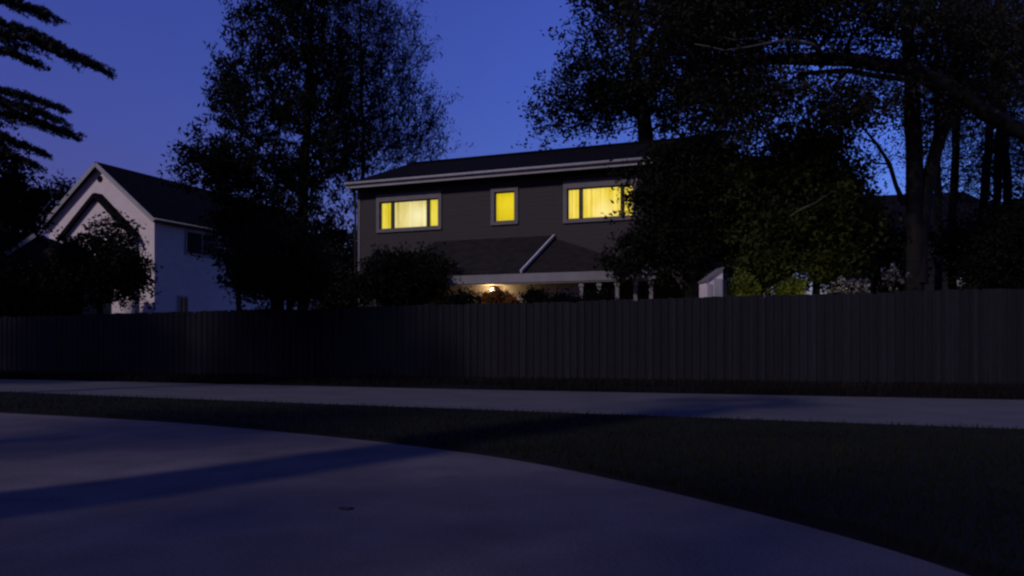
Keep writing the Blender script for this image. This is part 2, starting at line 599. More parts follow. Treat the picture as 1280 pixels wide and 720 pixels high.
rnd = random.Random(11)
BAY = 2.482
BW = 2.482 / 24
nb = int(round(BAY / BW))
for b in range(-13, 11):
    s0 = b * BAY
    top = fence_top(s0 + BAY / 2)
    step_ = rnd.uniform(-.022, .022)
    mb = MB()
    for j in range(24):
        xa = s0 + j * BW - rnd.uniform(.004, .010); xb = s0 + (j + 1) * BW + rnd.uniform(.004, .010)
        if j == 0: xa = s0 + .001
        if j == 23: xb = s0 + BAY - .001
        yo = (-.024 if j % 2 else 0.0) + rnd.uniform(-.0015, .0015)
        zt = fence_top((xa + xb) / 2) + step_ + rnd.uniform(-.014, .014) - (rnd.uniform(.02, .05) if rnd.random() < .07 else 0)
        ti = rnd.uniform(-.0015, .0015)
        za = .12 + rnd.uniform(-.02, .02)
        mb.solid([(xa, -.02 + yo, za), (xb, -.02 + yo + ti, za), (xb, .0 + yo + ti, za), (xa, .0 + yo, za)],
                 [(xa, -.02 + yo, zt), (xb, -.02 + yo + ti, zt + ti * .5), (xb, .0 + yo + ti, zt + ti * .5), (xa, .0 + yo, zt)])
    mb.build('board_panel', M['fence'], fence)
    kb = MB(); kb.box(s0 + .004, s0 + BAY - .004, -.012, .022, -.02, .105 + rnd.uniform(-.01, .01)); kb.build('kickboard', M['fence_post'], fence)
    po = MB(); po.box(s0 - .05, s0 + .05, .032, .13, -.02, top - .06)
    po.build('post', M['fence_post'], fence)
for h in (.45, 1.65):
    rb = MB()
    for b in range(-13, 11):
        rb.box(b * BAY + .003, (b + 1) * BAY - .003, .0085, .0285, h, h + .09)
    rb.build('rail', M['fence_post'], fence)

# ------------------------------------------------------------------ main house
HA = math.atan2(-.371, .929)
HX, HY = -6.44, 33.5
house = thing('taupe_house', 'two storey taupe house with three lit yellow windows and dark roof', 'house', (HX, HY, 0), HA)
LEN, DEP = 14.2, 9.2
wins = [(1.07, 3.77, 5.74, 6.87, (1.66, 3.30)), (6.21, 7.05, 5.78, 6.93, ()), (9.16, 11.69, 5.70, 6.86, (9.69, 11.27))]
wl = MB()
wl.wall(0, LEN, .5, 7.5, 0, .2, [(a, b, c, e) for a, b, c, e, _ in wins])
wl.box(0, LEN, DEP - .2, DEP, .5, 7.5)
for xa, xb in ((0, .2), (LEN - .2, LEN)):
    wl.box(xa, xb, .2, DEP - .2, .5, 7.5)
    zr = 7.5 + (DEP / 2 - .2) * math.tan(R(19.6))
    wl.solid([(xa, .2, 7.5), (xa, DEP - .2, 7.5), (xa, DEP / 2, zr)], [(xb, .2, 7.5), (xb, DEP - .2, 7.5), (xb, DEP / 2, zr)])
wl.build('wall', M['taupe'], house)
ey, ez = -.5, 7.66
rz_ = ez + (DEP / 2 + .5) * math.tan(R(19.6))
rf = MB()
for s in (0, 1):
    ya = ey if s == 0 else DEP + .5
    rf.slab([(-.2, ya, ez), (LEN + .4, ya, ez), (LEN + .4, DEP / 2, rz_), (-.2, DEP / 2, rz_)], .1)
roof = rf.build('roof', M['roof'], house)
rc = MB(); rc.bar((-.2, DEP / 2, rz_ + .02), (LEN + .4, DEP / 2, rz_ + .02), .26, .06); rc.build('ridge_cap', M['roof'], roof)
so = MB(); so.box(-.18, LEN + .38, -.48, -.003, 7.44, 7.47); so.build('soffit', M['taupe'], house)
fa = MB(); fa.box(-.2, LEN + .4, -.535, -.503, 7.43, 7.69); fa.build('fascia', M['white'], house, bevel=.006)
gt = MB()
gt.tube([(-.22, -.59, 7.62), (LEN + .42, -.59, 7.60)], [.055, .055], 10)
gt.build('gutter', M['white'], house, smooth=True)
dp = MB()
dp.tube([(-.05, -.56, 7.6), (-.05, -.5, 7.42), (-.05, -.09, 7.25), (-.05, -.09, .9)], [.045] * 4, 10)
dp.build('downpipe', M['frame'], house, smooth=True)
cb = MB(); cb.box(.0, .13, -.03, -.003, .8, 7.43); cb.build('corner_board', M['frame'], house)
for xs in (-.2, LEN + .4):
    bb = MB()
    for ya in (ey, DEP + .5):
        bb.bar((xs + (-.02 if xs < 0 else .02), ya, ez - .12), (xs + (-.02 if xs < 0 else .02), DEP / 2, rz_ - .12), .03, .2)
    bb.build('bargeboard', M['frame'], house)


def curtain(x0, x1, z0, z1, y, mat, parent, seed, amp=.03):
    r = random.Random(seed)
    mb = MB()
    n = int((x1 - x0) / .03)
    ph = r.uniform(0, 6)
    prof = []
    for i in range(n + 1):
        xx = x0 + (x1 - x0) * i / n
        prof.append((xx, y + amp * math.sin(xx * 27 + ph + 1.2 * math.sin(xx * 5 + ph))))
    for (xa, ya), (xb, yb) in zip(prof, prof[1:]):
        mb.quad((xa, ya, z0), (xb, yb, z0), (xb, yb, z1), (xa, ya, z1))
    return mb.build('curtain', mat, parent, smooth=True)


cur = {
    'side': curtain_mat('lit_curtain_yellow', (.72, .58, .015), (.92, .76, .09), 1.05, 1),
    'mid': curtain_mat('lit_curtain_pale', (.66, .55, .12), (.95, .83, .36), 1.0, 4, (2.75, 6.25, .8), (1, .93, .55)),
    'amber': curtain_mat('lit_curtain_amber', (.68, .52, .004), (.80, .61, .008), 1.0, 7, (6.7, 6.5, .7), (.86, .68, .02)),
    'gold': curtain_mat('lit_curtain_gold', (.80, .59, .010), (.96, .75, .12), 1.05, 9, (10.55, 5.95, .75), (1, .82, .30)),
}
wlabels = ['wide window of three panes at the left, pale curtain lit', 'small single lit amber window above the porch roof',
           'wide window of three panes at the right, half behind leaves']
for wi, (a, b, c, e, mull) in enumerate(wins):
    fr = MB()
    t = .15
    top = .30 if wi != 1 else .16
    fr.box(a - t, b + t, -.05, -.003, e, e + top)
    fr.box(a - t, b + t, -.07, -.003, c - .13, c)
    fr.box(a - t, a, -.05, -.003, c, e)
    fr.box(b, b + t, -.05, -.003, c, e)
    win = fr.build('window', M['frame'], house, bevel=.006)
    win['label'] = wlabels[wi]
    sa = MB()
    q = .045
    sa.box(a, b, .03, .08, c, c + q); sa.box(a, b, .03, .08, e - q, e)
    sa.box(a, a + q, .03, .08, c + q, e - q); sa.box(b - q, b, .03, .08, c + q, e - q)
    sa.build('sash', M['frame'], win)
    edges = [a + q] + list(mull) + [b - q]
    for mx_ in mull:
        mm = MB(); mm.box(mx_ - .07, mx_ + .07, .0, .09, c + q, e - q); mm.build('mullion', M['mullion'], win)
    for pi, (xa, xb) in enumerate(zip(edges, edges[1:])):
        xa2 = xa + (.07 if pi else 0); xb2 = xb - (.07 if pi < len(edges) - 2 else 0)
        pn = MB(); pn.box(xa2, xb2, .05, .056, c + q, e - q); pn.build('pane', M['glass'], win)
        key = {0: ['side', 'mid', 'side'][pi], 1: 'amber', 2: 'gold'}[wi]
        curtain(xa2 - .06, xb2 + .06, c - .02, e + .02, .17, cur[key], win, wi * 10 + pi, .02)

# porch: lean-to roof with a white bargeboard, lower hipped roof to its right
PD = 3.5
p_top, p_eave = 5.15, 3.52
pr = MB()
pr.slab([(3.6, -PD, p_eave), (8.62, -PD, p_eave), (8.62, -.004, p_top), (3.6, -.004, p_top)], .12)
porch = pr.build('porch_roof', M['roof_brown'], house)
bb = MB(); bb.bar((8.66, -PD - .02, p_eave - .02), (8.66, -.03, p_top - .02), .05, .10); bb.build('bargeboard', M['bright'], porch)
pr2 = MB()
zt, ze = p_top - .14, p_eave - .12
hip_t, hip_b = 8.75, 13.2
pr2.slab([(8.70, -PD, ze), (hip_b, -PD, ze), (hip_t, -.004, zt), (8.70, -.004, zt)], .12)
pr2.slab([(hip_b, -PD + .002, ze), (hip_b, -.004, ze), (hip_t + .003, -.004, zt)], .12)
pr2.build('hipped_porch_roof', M['roof_brown'], house)
pf_ = MB(); pf_.box(3.6, hip_b + .05, -PD - .055, -PD - .022, 3.13, 3.43); pf_.build('porch_fascia', M['fascia'], house, bevel=.006)
ps = MB(); ps.box(3.62, hip_b, -PD - .02, -3.003, 3.09, 3.126); ps.build('porch_soffit', M['cream'], house)
pw = MB(); pw.box(3.8, 10.6, -3.0, -2.85, .6, 3.12); pw.box(3.8, 3.95, -2.85, -.003, .6, 3.12)
pw.build('porch_wall', M['cream'], house)
for px_ in (10.75, 11.35, 11.95, 12.55, 13.05):
    pp = MB(); pp.box(px_ - .055, px_ + .055, -PD + .06, -PD + .17, .7, 3.085); pp.box(px_ - .08, px_ + .08, -PD + .035, -PD + .195, 2.95, 3.07)
    pp.build('porch_post', M['fascia'], house)
rv = MB()
rv.solid([(4.75, -3.45, 3.56), (5.25, -3.45, 3.56), (5.0, -3.45, 3.98)], [(4.75, -2.7, 3.9), (5.25, -2.7, 3.9), (5.0, -2.7, 3.99)])
rv.build('roof_vent', M['white'], porch)
# lit wall lamp
lx = 7.48
lm = MB(); lm.box(lx - .07, lx + .07, -3.04, -3.003, 2.82, 3.02); lm.box(lx - .02, lx + .02, -3.14, -3.04, 2.97, 3.0)
lm.tube([(lx, -3.17, 3.03), (lx, -3.17, 3.0)], [.03, .09], 12)
lamp = lm.build('wall_lamp', M['metal'], house)
lg = MB(); lg.tube([(lx, -3.17, 2.995), (lx, -3.17, 2.96), (lx, -3.17, 2.88), (lx, -3.17, 2.84)], [.045, .075, .075, .04], 14)
lg.build('lamp_glass', bulb_mat('lamp_glass_lit', (1, .72, .35), 4.0), lamp, smooth=True)
hm = Matrix.Translation((HX, HY, 0)) @ Matrix.Rotation(HA, 4, 'Z')
pl = bpy.data.lights.new('porch_light', 'POINT')
plo = bpy.data.objects.new('porch_light', pl); COL.objects.link(plo)
plo.location = hm @ Vector((lx, -3.36, 2.90))
pl.energy = 30; pl.color = (1, .66, .30); pl.shadow_soft_size = .06

# ------------------------------------------------------------------ white gabled house on the left
GA = R(-20)
# local x runs along the gable end (to the right), local y back along the ridge
wx, wy = (193 - 640) / F * 38, 38.0
GW, GL = 6.7, 14.0
gr_ = -math.asin(.34)


def gable_house(name, label, loc, rz, W, Lh, z_eave, z_apex, wallm, roofm, trimm, over=.25):
    """Gable end in local x from -W to 0 facing -y, body running back along +y."""
    h = thing(name, label, 'house', loc, rz)
    mb = MB()
    mb.solid([(-W, 0, .5), (0, 0, .5), (0, 0, z_eave), (-W / 2, 0, z_apex), (-W, 0, z_eave)],
             [(-W, Lh, .5), (0, Lh, .5), (0, Lh, z_eave), (-W / 2, Lh, z_apex), (-W, Lh, z_eave)])
    mb.build('wall', wallm, h)
    sl_ = (z_apex - z_eave) / (W / 2)
    up = .12
    r = MB()
    for sgn in (0, 1):
        xe = over if sgn else -W - over
        r.slab([(xe, -.28, z_eave + up - over * sl_), (-W / 2, -.28, z_apex + up), (-W / 2, Lh + .2, z_apex + up), (xe, Lh + .2, z_eave + up - over * sl_)], .09)
    ro = r.build('roof', roofm, h)
    b = MB()
    for sgn in (0, 1):
        xe = over if sgn else -W - over
        b.bar((xe, -.30, z_eave + up - over * sl_ - .12), (-W / 2, -.30, z_apex + up - .12), .035, .2)
    b.build('bargeboard', trimm, ro)
    return h


wh = gable_house('white_house', 'white gabled house with dark roof behind a leafy bush', (wx, wy, 0), gr_, GW, GL, 7.0, 9.72, M['white_siding'], M['roof'], M['white'])
# smaller gable standing forward of the end wall
sg = MB()
sx0, sx1, sap = -5.35, -1.05, 8.15
sg.solid([(sx0, -.32, .5), (sx1, -.32, .5), (sx1, -.32, 6.2), ((sx0 + sx1) / 2, -.32, sap), (sx0, -.32, 6.2)],
         [(sx0, -.002, .5), (sx1, -.002, .5), (sx1, -.002, 6.2), ((sx0 + sx1) / 2, -.002, sap), (sx0, -.002, 6.2)])
pgab = sg.build('front_gable', M['white_siding'], wh)
sr = MB()
mxs = (sx0 + sx1) / 2
for xe in (sx0 - .2, sx1 + .2):
    sr.slab([(xe, -.5, 6.22), (mxs, -.5, sap + .14), (mxs, -.003, sap + .14), (xe, -.003, 6.22)], .1)
    sr.bar((xe, -.515, 6.10), (mxs, -.515, sap + .04), .03, .2)
sr.build('gable_roof', M['roof'], pgab)


def side_window(parent, xs, y0, y1, z0, z1, name='window'):
    """A window on a wall whose outer face is the plane x = xs (facing +x)."""
    f = MB()
    t = .09
    f.box(xs + .003, xs + .05, y0 - t, y1 + t, z1, z1 + t); f.box(xs + .003, xs + .06, y0 - t, y1 + t, z0 - t, z0)
    f.box(xs + .003, xs + .05, y0 - t, y0, z0, z1); f.box(xs + .003, xs + .05, y1, y1 + t, z0, z1)
    f.box(xs + .012, xs + .04, (y0 + y1) / 2 - .03, (y0 + y1) / 2 + .03, z0, z1)
    w = f.build(name, M['white'], parent)
    p = MB()
    p.box(xs + .003, xs + .01, y0, y1, z0, z1)
    p.build('pane', M['unlit'], w)
    return w


side_window(wh, 0, 2.1, 4.3, 5.55, 6.6)
side_window(wh, 0, 1.6, 2.1, 2.55, 3.3)
gu = MB(); gu.tube([(.32, -.3, 6.86), (.32, GL, 6.84)], [.06, .06], 10); gu.build('gutter', M['white'], wh, smooth=True)
# round attic vent
av = MB()
ctr = Vector((-GW / 2, -.012, 9.0))
av.tube([(-GW / 2, -.003, 9.05), (-GW / 2, -.03, 9.05)], [.16, .16], 20)
av.build('attic_vent', M['roof'], wh)

# ------------------------------------------------------------------ dark shed at far left
p = at(44, 291, 31)
sh = thing('dark_shed', 'dark shed with a white bargeboard at its gable under the cedar', 'shed', (p.x, p.y, 0), R(14))
mb = MB(); W2 = 1.6; ez2 = p.z - 1.25
mb.solid([(-W2, .2, .5), (W2, .2, .5), (W2, .2, ez2), (0, .2, p.z - .1), (-W2, .2, ez2)], [(-W2, 5, .5), (W2, 5, .5), (W2, 5, ez2), (0, 5, p.z - .1), (-W2, 5, ez2)])
mb.build('wall', M['dark_siding'], sh)
mb = MB()
for s in (-1, 1):
    mb.slab([(s * (W2 + .2), 0, ez2 - .12), (0, 0, p.z), (0, 5.2, p.z), (s * (W2 + .2), 5.2, ez2 - .12)], .08)
ro = mb.build('roof', M['roof'], sh)
mb = MB(); mb.bar((-1.0, -.02, p.z - .86), (0, -.02, p.z - .09), .03, .15); mb.build('bargeboard', M['white'], ro)

# ------------------------------------------------------------------ dark house behind the trunks on the right
p = at(1165, 247, 41)
dh = thing('dark_house', 'dark house with low roof seen between the tree trunks', 'house', (p.x, p.y, 0), R(-16))
mb = MB()
zr2 = at(1165, 244, 45.3).z; ze2 = zr2 - 2.6
mb.box(-4, 4, .0, 8, .5, ze2)
mb.build('wall', M['dark_siding'], dh)
mb = MB()
mb.slab([(-4.5, -.5, ze2), (4.5, -.5, ze2), (2.4, 4, zr2), (-2.6, 4, zr2)], .12)
mb.slab([(-4.5, 8.5, ze2), (-4.5, -.5, ze2), (-2.6, 4, zr2)], .12)
mb.slab([(4.5, -.5, ze2), (4.5, 8.5, ze2), (2.4, 4, zr2)], .12)
mb.slab([(4.5, 8.5, ze2), (-4.5, 8.5, ze2), (-2.6, 4, zr2), (2.4, 4, zr2)], .12)
mb.build('roof', M['roof'], dh)
mb = MB(); mb.box(1.05, 1.75, -.05, -.003, 3.9, 4.9); w = mb.build('window', M['frame'], dh)
mb = MB(); mb.box(1.13, 1.67, -.058, -.053, 3.98, 4.82); mb.build('blind', M['white'], w)

# ------------------------------------------------------------------ narrow white shed
p = at(891, 366, 22.9)
ws = thing('white_shed', 'narrow white shed with a slanted top in front of the dark trees', 'shed', (p.x, p.y, 0), R(5))
mb = MB()
mb.solid([(-.2, 0, .3), (.29, 0, .3), (.29, .6, .3), (-.2, .6, .3)], [(-.2, 0, 2.86), (.29, 0, 3.22), (.29, .6, 3.22), (-.2, .6, 2.86)])
mb.build('wall', M['white_siding'], ws)
mb = MB(); mb.slab([(-.225, -.05, 2.89), (.32, -.05, 3.285), (.32, .64, 3.285), (-.225, .64, 2.89)], .045); mb.build('roof', M['frame'], ws)
mb = MB(); mb.box(.03, .25, -.03, -.003, .8, 2.95); dd = mb.build('door', M['white'], ws)
mb = MB(); mb.box(.06, .08, -.07, -.032, 1.7, 1.8); mb.build('handle', M['metal'], dd)
mb = MB(); mb.box(-.16, -.03, -.03, -.003, .8, 2.8); mb.build('door', M['white'], ws)


# ------------------------------------------------------------------ trees
def sample_blobs(rng, blobs, n, shell=.45):
    w = np.array([b[6] if len(b) > 6 else b[3] * b[4] * b[5] for b in blobs]); w = w / w.sum()
    idx = rng.choice(len(blobs), n, p=w)
    B = np.array([b[:6] for b in blobs])[idx]
    v = rng.normal(size=(n, 3)); v /= np.linalg.norm(v, axis=1)[:, None]
    r = rng.uniform(0, 1, n) ** shell
    K = rng.normal(0, 2.6, (len(blobs), 4, 3)); ph = rng.uniform(0, 6.28, (len(blobs), 4))
    lob = np.sin((K[idx] * v[:, None, :]).sum(2) + ph[idx]).mean(1)
    r = r * (1 + .34 * lob) * np.clip(rng.lognormal(0, .12, n), .8, 1.3)
    return B[:, :3] + v * r[:, None] * B[:, 3:6]


def grow(rng, trunks, blobs, n, step=.55, jit=.10, rise=.12, shell=.45):
    """Nodes of a branching skeleton that reaches n points of the crown."""
    P, par = [], []
    for tk in trunks:
        prev = tk.get('parent', -1)
        pts = [np.array(q, float) for q in tk['pts']]
        if prev < 0:
            P.append(pts[0]); par.append(-1); prev = len(P) - 1
        last = P[prev]
        for q in (pts[1:] if tk.get('parent', -1) < 0 else pts):
            L = np.linalg.norm(q - last); m = max(1, int(L / step))
            for k in range(1, m + 1):
                a = last + (q - last) * k / m
                if k < m: a = a + rng.normal(0, .03, 3)
                P.append(a); par.append(prev); prev = len(P) - 1
            last = P[prev]
        if tk.get('mark') is not None: tk['mark'].append(prev)
    nt = len(P)
    pts = sample_blobs(rng, blobs, n, shell)
    A = np.zeros((nt + n * 30, 3)); A[:nt] = P
    cnt = nt
    d0 = np.array([np.min(np.linalg.norm(A[:nt] - q, axis=1)) for q in pts])
    # branches only leave the upper part of a trunk
    order = np.argsort(d0)
    hops = np.zeros(len(A)); pathl = np.zeros(len(A))
    zmin = min(b[2] - b[5] for b in blobs)
    allow = np.ones(len(A), bool)
    allow[:nt] = A[:nt, 2] > zmin - 1.5
    if not allow[:nt].any(): allow[:nt] = A[:nt, 2] >= A[:nt, 2].max() - .01
    for oi in order:
        q = pts[oi]
        D = A[:cnt] - q
        dist = np.sqrt((D * D).sum(1)) + 1e-6
        cost = dist * (1 + .55 * np.clip(D[:, 2] / dist, 0, 1)) + .10 * pathl[:cnt] + np.where(allow[:cnt], 0, 1e3)
        j = int(np.argmin(cost)); L = dist[j]
        m = max(1, min(28, int(L / step)))
        a = A[j].copy(); prev = j
        for k in range(1, m + 1):
            t = k / m
            c = a + (q - a) * t
            if k < m:
                c = c + rng.normal(0, jit * min(1, L), 3); c[2] += rise * L * math.sin(math.pi * t) * .5
            A[cnt] = c; par.append(prev); pathl[cnt] = pathl[prev] + L / m
            prev = cnt; cnt += 1
            if cnt >= len(A) - 40:
                break
        if cnt >= len(A) - 40:
            break
    A = A[:cnt]; par = np.array(par)
    return A, par, nt


def radii_of(A, par, R0, tip):
    n = len(A)
    ch = np.zeros(n)
    has = np.zeros(n, bool)
    has[par[par >= 0]] = True
    ch[~has] = 1
    for i in range(n - 1, 0, -1):
        if par[i] >= 0: ch[par[i]] += ch[i]
    e = math.log(R0 / tip) / math.log(max(ch.max(), 2))
    return tip * ch ** e, ~has, ch


def branch_mesh(A, par, r, flare=1.5):
    V, F4 = [], []
    off = 0
    idx = np.where(par >= 0)[0]
    for sides, sel in ((8, r[idx] > .06), (4, (r[idx] <= .06) & (r[idx] > .018)), (3, r[idx] <= .018)):
        ids = idx[sel]
        if len(ids) == 0: continue
        b = A[ids]; a = A[par[ids]]
        d = b - a; L = np.linalg.norm(d, axis=1)[:, None] + 1e-9; d = d / L
        a = a - d * r[ids][:, None] * .5
        up = np.where(np.abs(d[:, 2:3]) < .9, np.array([[0, 0, 1.]]), np.array([[1., 0, 0]]))
        s = np.cross(d, up); s /= np.linalg.norm(s, axis=1)[:, None]
        u = np.cross(s, d)
        ra = np.minimum(r[par[ids]], r[ids] * 1.6)[:, None]; rb = r[ids][:, None]
        base = par[par[ids]] < 0
        ra = np.where(base[:, None], ra * flare, ra)
        ang = np.arange(sides) * 2 * np.pi / sides
        ring = lambda c, rr: c[:, None, :] + (s[:, None, :] * np.cos(ang)[None, :, None] + u[:, None, :] * np.sin(ang)[None, :, None]) * rr[:, None, :]
        vv = np.concatenate([ring(a, ra), ring(b, rb)], 1)
        m = len(ids)
        V.append(vv.reshape(-1, 3))
        i0 = off + np.arange(m)[:, None] * 2 * sides
        for k in range(sides):
            l = (k + 1) % sides
            F4.append(np.concatenate([i0 + k, i0 + l, i0 + sides + l, i0 + sides + k], 1))
        off += m * 2 * sides
    return np.concatenate(V), F4


def twig_mesh(rng, base, dirs, length, rad):
    """Tapered three-sided twigs."""
    n = len(base)
    d = dirs / (np.linalg.norm(dirs, axis=1)[:, None] + 1e-9)
    up = np.where(np.abs(d[:, 2:3]) < .9, np.array([[0, 0, 1.]]), np.array([[1., 0, 0]]))
    s = np.cross(d, up); s /= np.linalg.norm(s, axis=1)[:, None]
    u = np.cross(s, d)
    ang = np.arange(3) * 2 * np.pi / 3
    bend = base + d * length[:, None] * .5 + rng.normal(0, .06, (n, 3)) * length[:, None]
    tip = base + d * length[:, None] + rng.normal(0, .12, (n, 3)) * length[:, None]
    r1 = base[:, None, :] + (s[:, None] * np.cos(ang)[None, :, None] + u[:, None] * np.sin(ang)[None, :, None]) * rad
    r2 = bend[:, None, :] + (s[:, None] * np.cos(ang)[None, :, None] + u[:, None] * np.sin(ang)[None, :, None]) * rad * .7
    V = np.concatenate([r1, r2, tip[:, None, :]], 1).reshape(-1, 3)
    i = np.arange(n)[:, None] * 7
    F4 = [np.concatenate([i + k, i + (k + 1) % 3, i + 3 + (k + 1) % 3, i + 3 + k], 1) for k in range(3)]
    F3 = [np.concatenate([i + 3 + k, i + 3 + (k + 1) % 3, i + 6], 1) for k in range(3)]
    return V, F4 + F3, tip


def leaf_mesh(rng, c, size, aspect=.5, droop=0.0):
    """Pointed leaves folded along the midrib: 4 outline points + a raised rib."""
    n = len(c)
    d = rng.normal(size=(n, 3)); d[:, 2] -= droop
    d /= np.linalg.norm(d, axis=1)[:, None]
    w = rng.normal(size=(n, 3)); s = np.cross(d, w); s /= np.linalg.norm(s, axis=1)[:, None]
    nrm = np.cross(s, d)
    L = size * rng.uniform(.6, 1.35, n)[:, None]
    p0 = c - d * L * .5; p2 = c + d * L * .5
    m = c - d * L * .08
    p1 = m + s * L * aspect * .5 + nrm * L * .08; p3 = m - s * L * aspect * .5 + nrm * L * .08
    V = np.stack([p0, p1, p2, p3], 1).reshape(-1, 3)
    i = np.arange(n)[:, None] * 4
    return V, [np.concatenate([i, i + 1, i + 2], 1), np.concatenate([i, i + 2, i + 3], 1)]


def join(parts):
    V, Fs, off = [], [], 0
    for v, fs in parts:
        V.append(v)
        Fs += [f + off for f in fs]
        off += len(v)
    return np.concatenate(V), Fs


def tree(name, label, cat, base, trunks, blobs, n, seed, R0=.2, tip=.010, leaf=None, leaf_mat=None, bark='bark',
         leaves=14, spread=.3, lsize=.14, aspect=.5, twigs=0, twig_len=.5, twig_rad=.006, step=.55, jit=.10, rise=.12,
         shell=.45, group=None, droop=0.0, upward=.3, part_name='crown', leaf_keep=None, limbs=()):
    """base in world; trunks and blobs in world coordinates too (made local here)."""
    rng = np.random.default_rng(seed)
    b0 = np.array(base, float)
    tks = [dict(t, pts=[np.array(q) - b0 for q in t['pts']]) for t in trunks]
    bl = [tuple(np.array(b[:3]) - b0) + tuple(b[3:]) for b in blobs]
    A, par, nt = grow(rng, tks, bl, n, step, jit, rise, shell)
    r, term, ch = radii_of(A, par, R0, tip)
    # trunk nodes keep a body even where little grows from them
    root = thing(name, label, cat, tuple(b0), 0, group)
    parts = [branch_mesh(A, par, r)]
    ends = np.where((ch <= 3) & (np.arange(len(A)) >= nt))[0]
    tipdir = A[ends] - A[par[ends]]
    tipdir /= np.linalg.norm(tipdir, axis=1)[:, None] + 1e-9
    leafc = [A[ends]]
    if twigs:
        k = np.repeat(np.arange(len(ends)), twigs)
        dr = tipdir[k] * .7 + rng.normal(0, .6, (len(k), 3)); dr[:, 2] += upward
        v, f, tp = twig_mesh(rng, A[ends][k], dr, twig_len * rng.uniform(.5, 1.3, len(k)), twig_rad)
        parts.append((v, f)); leafc.append(tp)
    V, Fs = join(parts)
    me = np_mesh('trunk', V, Fs)
    me.polygons.foreach_set('use_smooth', [True] * len(me.polygons))
    link_mesh('trunk', me, M[bark], root)
    if leaves and leaf_mat:
        c = np.concatenate(leafc)
        if leaf_keep is not None:
            c = c[leaf_keep(c + b0, rng)]
        # leaf clumps are uneven: some twigs full, some thin
        k = np.repeat(np.arange(len(c)), rng.poisson(leaves * rng.gamma(2.0, .5, len(c))))
        pos = c[k] + rng.normal(0, spread, (len(k), 3)) * np.array([1, 1, .75])
        v, f = leaf_mesh(rng, pos, lsize, aspect, droop)
        link_mesh(part_name, np_mesh(part_name, v, f), M[leaf_mat], root)
    return root


def E(px, py, depth, rx, ry, rd=None, w=None):
    """A crown lobe centred on a photo pixel, its radii given in photo pixels."""
    c = at(px, py, depth); s = depth / F
    b = (c.x, c.y, c.z, rx * s, (rd if rd else (rx * s + ry * s) / 2), ry * s)
    return b + ((w,) if w else (b[3] * b[4] * b[5],))


def T(*pts, **k):
    d_ = dict(pts=[tuple(p) for p in pts]); d_.update(k)
    return d_


def gz_at(x, y):
    return float(np.interp(y - fence_y(x) - .12, gr, gz))


def foot(px, depth):
    x_ = (px - 640) / F * depth
    return (x_, depth, gz_at(x_, depth) - .05)


# --- tall leafy tree between the houses
b = foot(378, 37.5)
tree('leafy_tree', 'tall dense tree between the white house and the taupe house', 'tree', b,
     [T(b, at(378, 260, 37.5), at(386, 120, 37.4), at(390, 0, 37.5), at(392, -60, 37.5))],
     [E(370, 300, 37.5, 66, 66), E(360, 225, 37.5, 88, 46), E(352, 155, 37.5, 82, 50), E(370, 80, 37.5, 78, 56), E(376, 10, 37.5, 68, 56),
      E(385, -50, 37.5, 56, 42), E(425, 205, 37.3, 60, 46), E(294, 130, 37.5, 26, 50, 1.4, 3.2), E(312, 55, 37.5, 22, 46, 1.2, 2.6), E(285, 215, 37.5, 36, 34, 1.4, 2.6), E(420, 120, 37.5, 36, 70, 2, 5)],
     1150, 3, R0=.26, leaf_mat='leaf_dark', leaves=11, spread=.15, lsize=.24, aspect=.34, twigs=3, twig_len=.9, twig_rad=.014, shell=.6, upward=1.5, droop=-1.2)
# --- finer, half bare tree behind the roof
b = foot(458, 43)
tree('bare_tree', 'fine twigged tree, half bare, rising behind the taupe house roof', 'tree', b,
     [T(b, at(456, 260, 43), at(452, 130, 43), at(450, 20, 43), at(446, -60, 43))],
     [E(478, 150, 43, 74, 56), E(466, 70, 43, 66, 66), E(448, -10, 43, 52, 56), E(445, -50, 43, 46, 40), E(492, 192, 43, 62, 26), E(520, 172, 43, 34, 26), E(440, 170, 43, 40, 60)],
     1800, 8, R0=.11, tip=.010, leaf_mat='leaf_mid', leaves=2.8, spread=.17, lsize=.19, aspect=.30, droop=-1.2, twigs=4, twig_len=.8, twig_rad=.013, upward=1.3, shell=.42, rise=.2)
# --- small tree beside the white house roof
b = foot(300, 36.5)
tree('small_tree', 'small spiky tree at the end of the white house roof', 'tree', b,
     [T(b, at(296, 320, 36.5), at(280, 260, 36.5), at(258, 222, 36.5))],
     [E(256, 215, 36.5, 28, 26), E(285, 235, 36.5, 28, 34), E(300, 285, 36.5, 28, 34), E(292, 325, 36.5, 26, 26)], 260, 14, R0=.12, leaf_mat='leaf_dark', leaves=9, spread=.17,
     lsize=.2, twigs=3, twig_len=.9, upward=1.0)
# --- small conifer peeping over the far side of the white gable
b = foot(88, 46)
tree('distant_tree', 'distant dark tree peeping over the left slope of the white gable', 'tree', b, [T(b, at(88, 300, 46), at(87, 230, 46))],
     [E(86, 250, 46, 14, 24), E(90, 280, 46, 30, 26)], 140, 16, R0=.12, leaf_mat='leaf_dark', leaves=9, spread=.2, lsize=.22, twigs=2, twig_len=.8, upward=1)
# --- bush before the white house
b = foot(125, 31)
tree('leafy_bush', 'wide leafy bush in front of the white house gable', 'bush', b,
     [T(b, at(125, 360, 31), at(125, 310, 31))],
     [E(125, 350, 31, 46, 36), E(140, 306, 31, 24, 22), E(100, 322, 31, 20, 24), E(160, 348, 31, 20, 30), E(88, 362, 31, 20, 26)], 400, 21, R0=.12,
     leaf_mat='leaf_mid', leaves=11, spread=.15, lsize=.17, twigs=3, twig_len=.5, upward=.6)
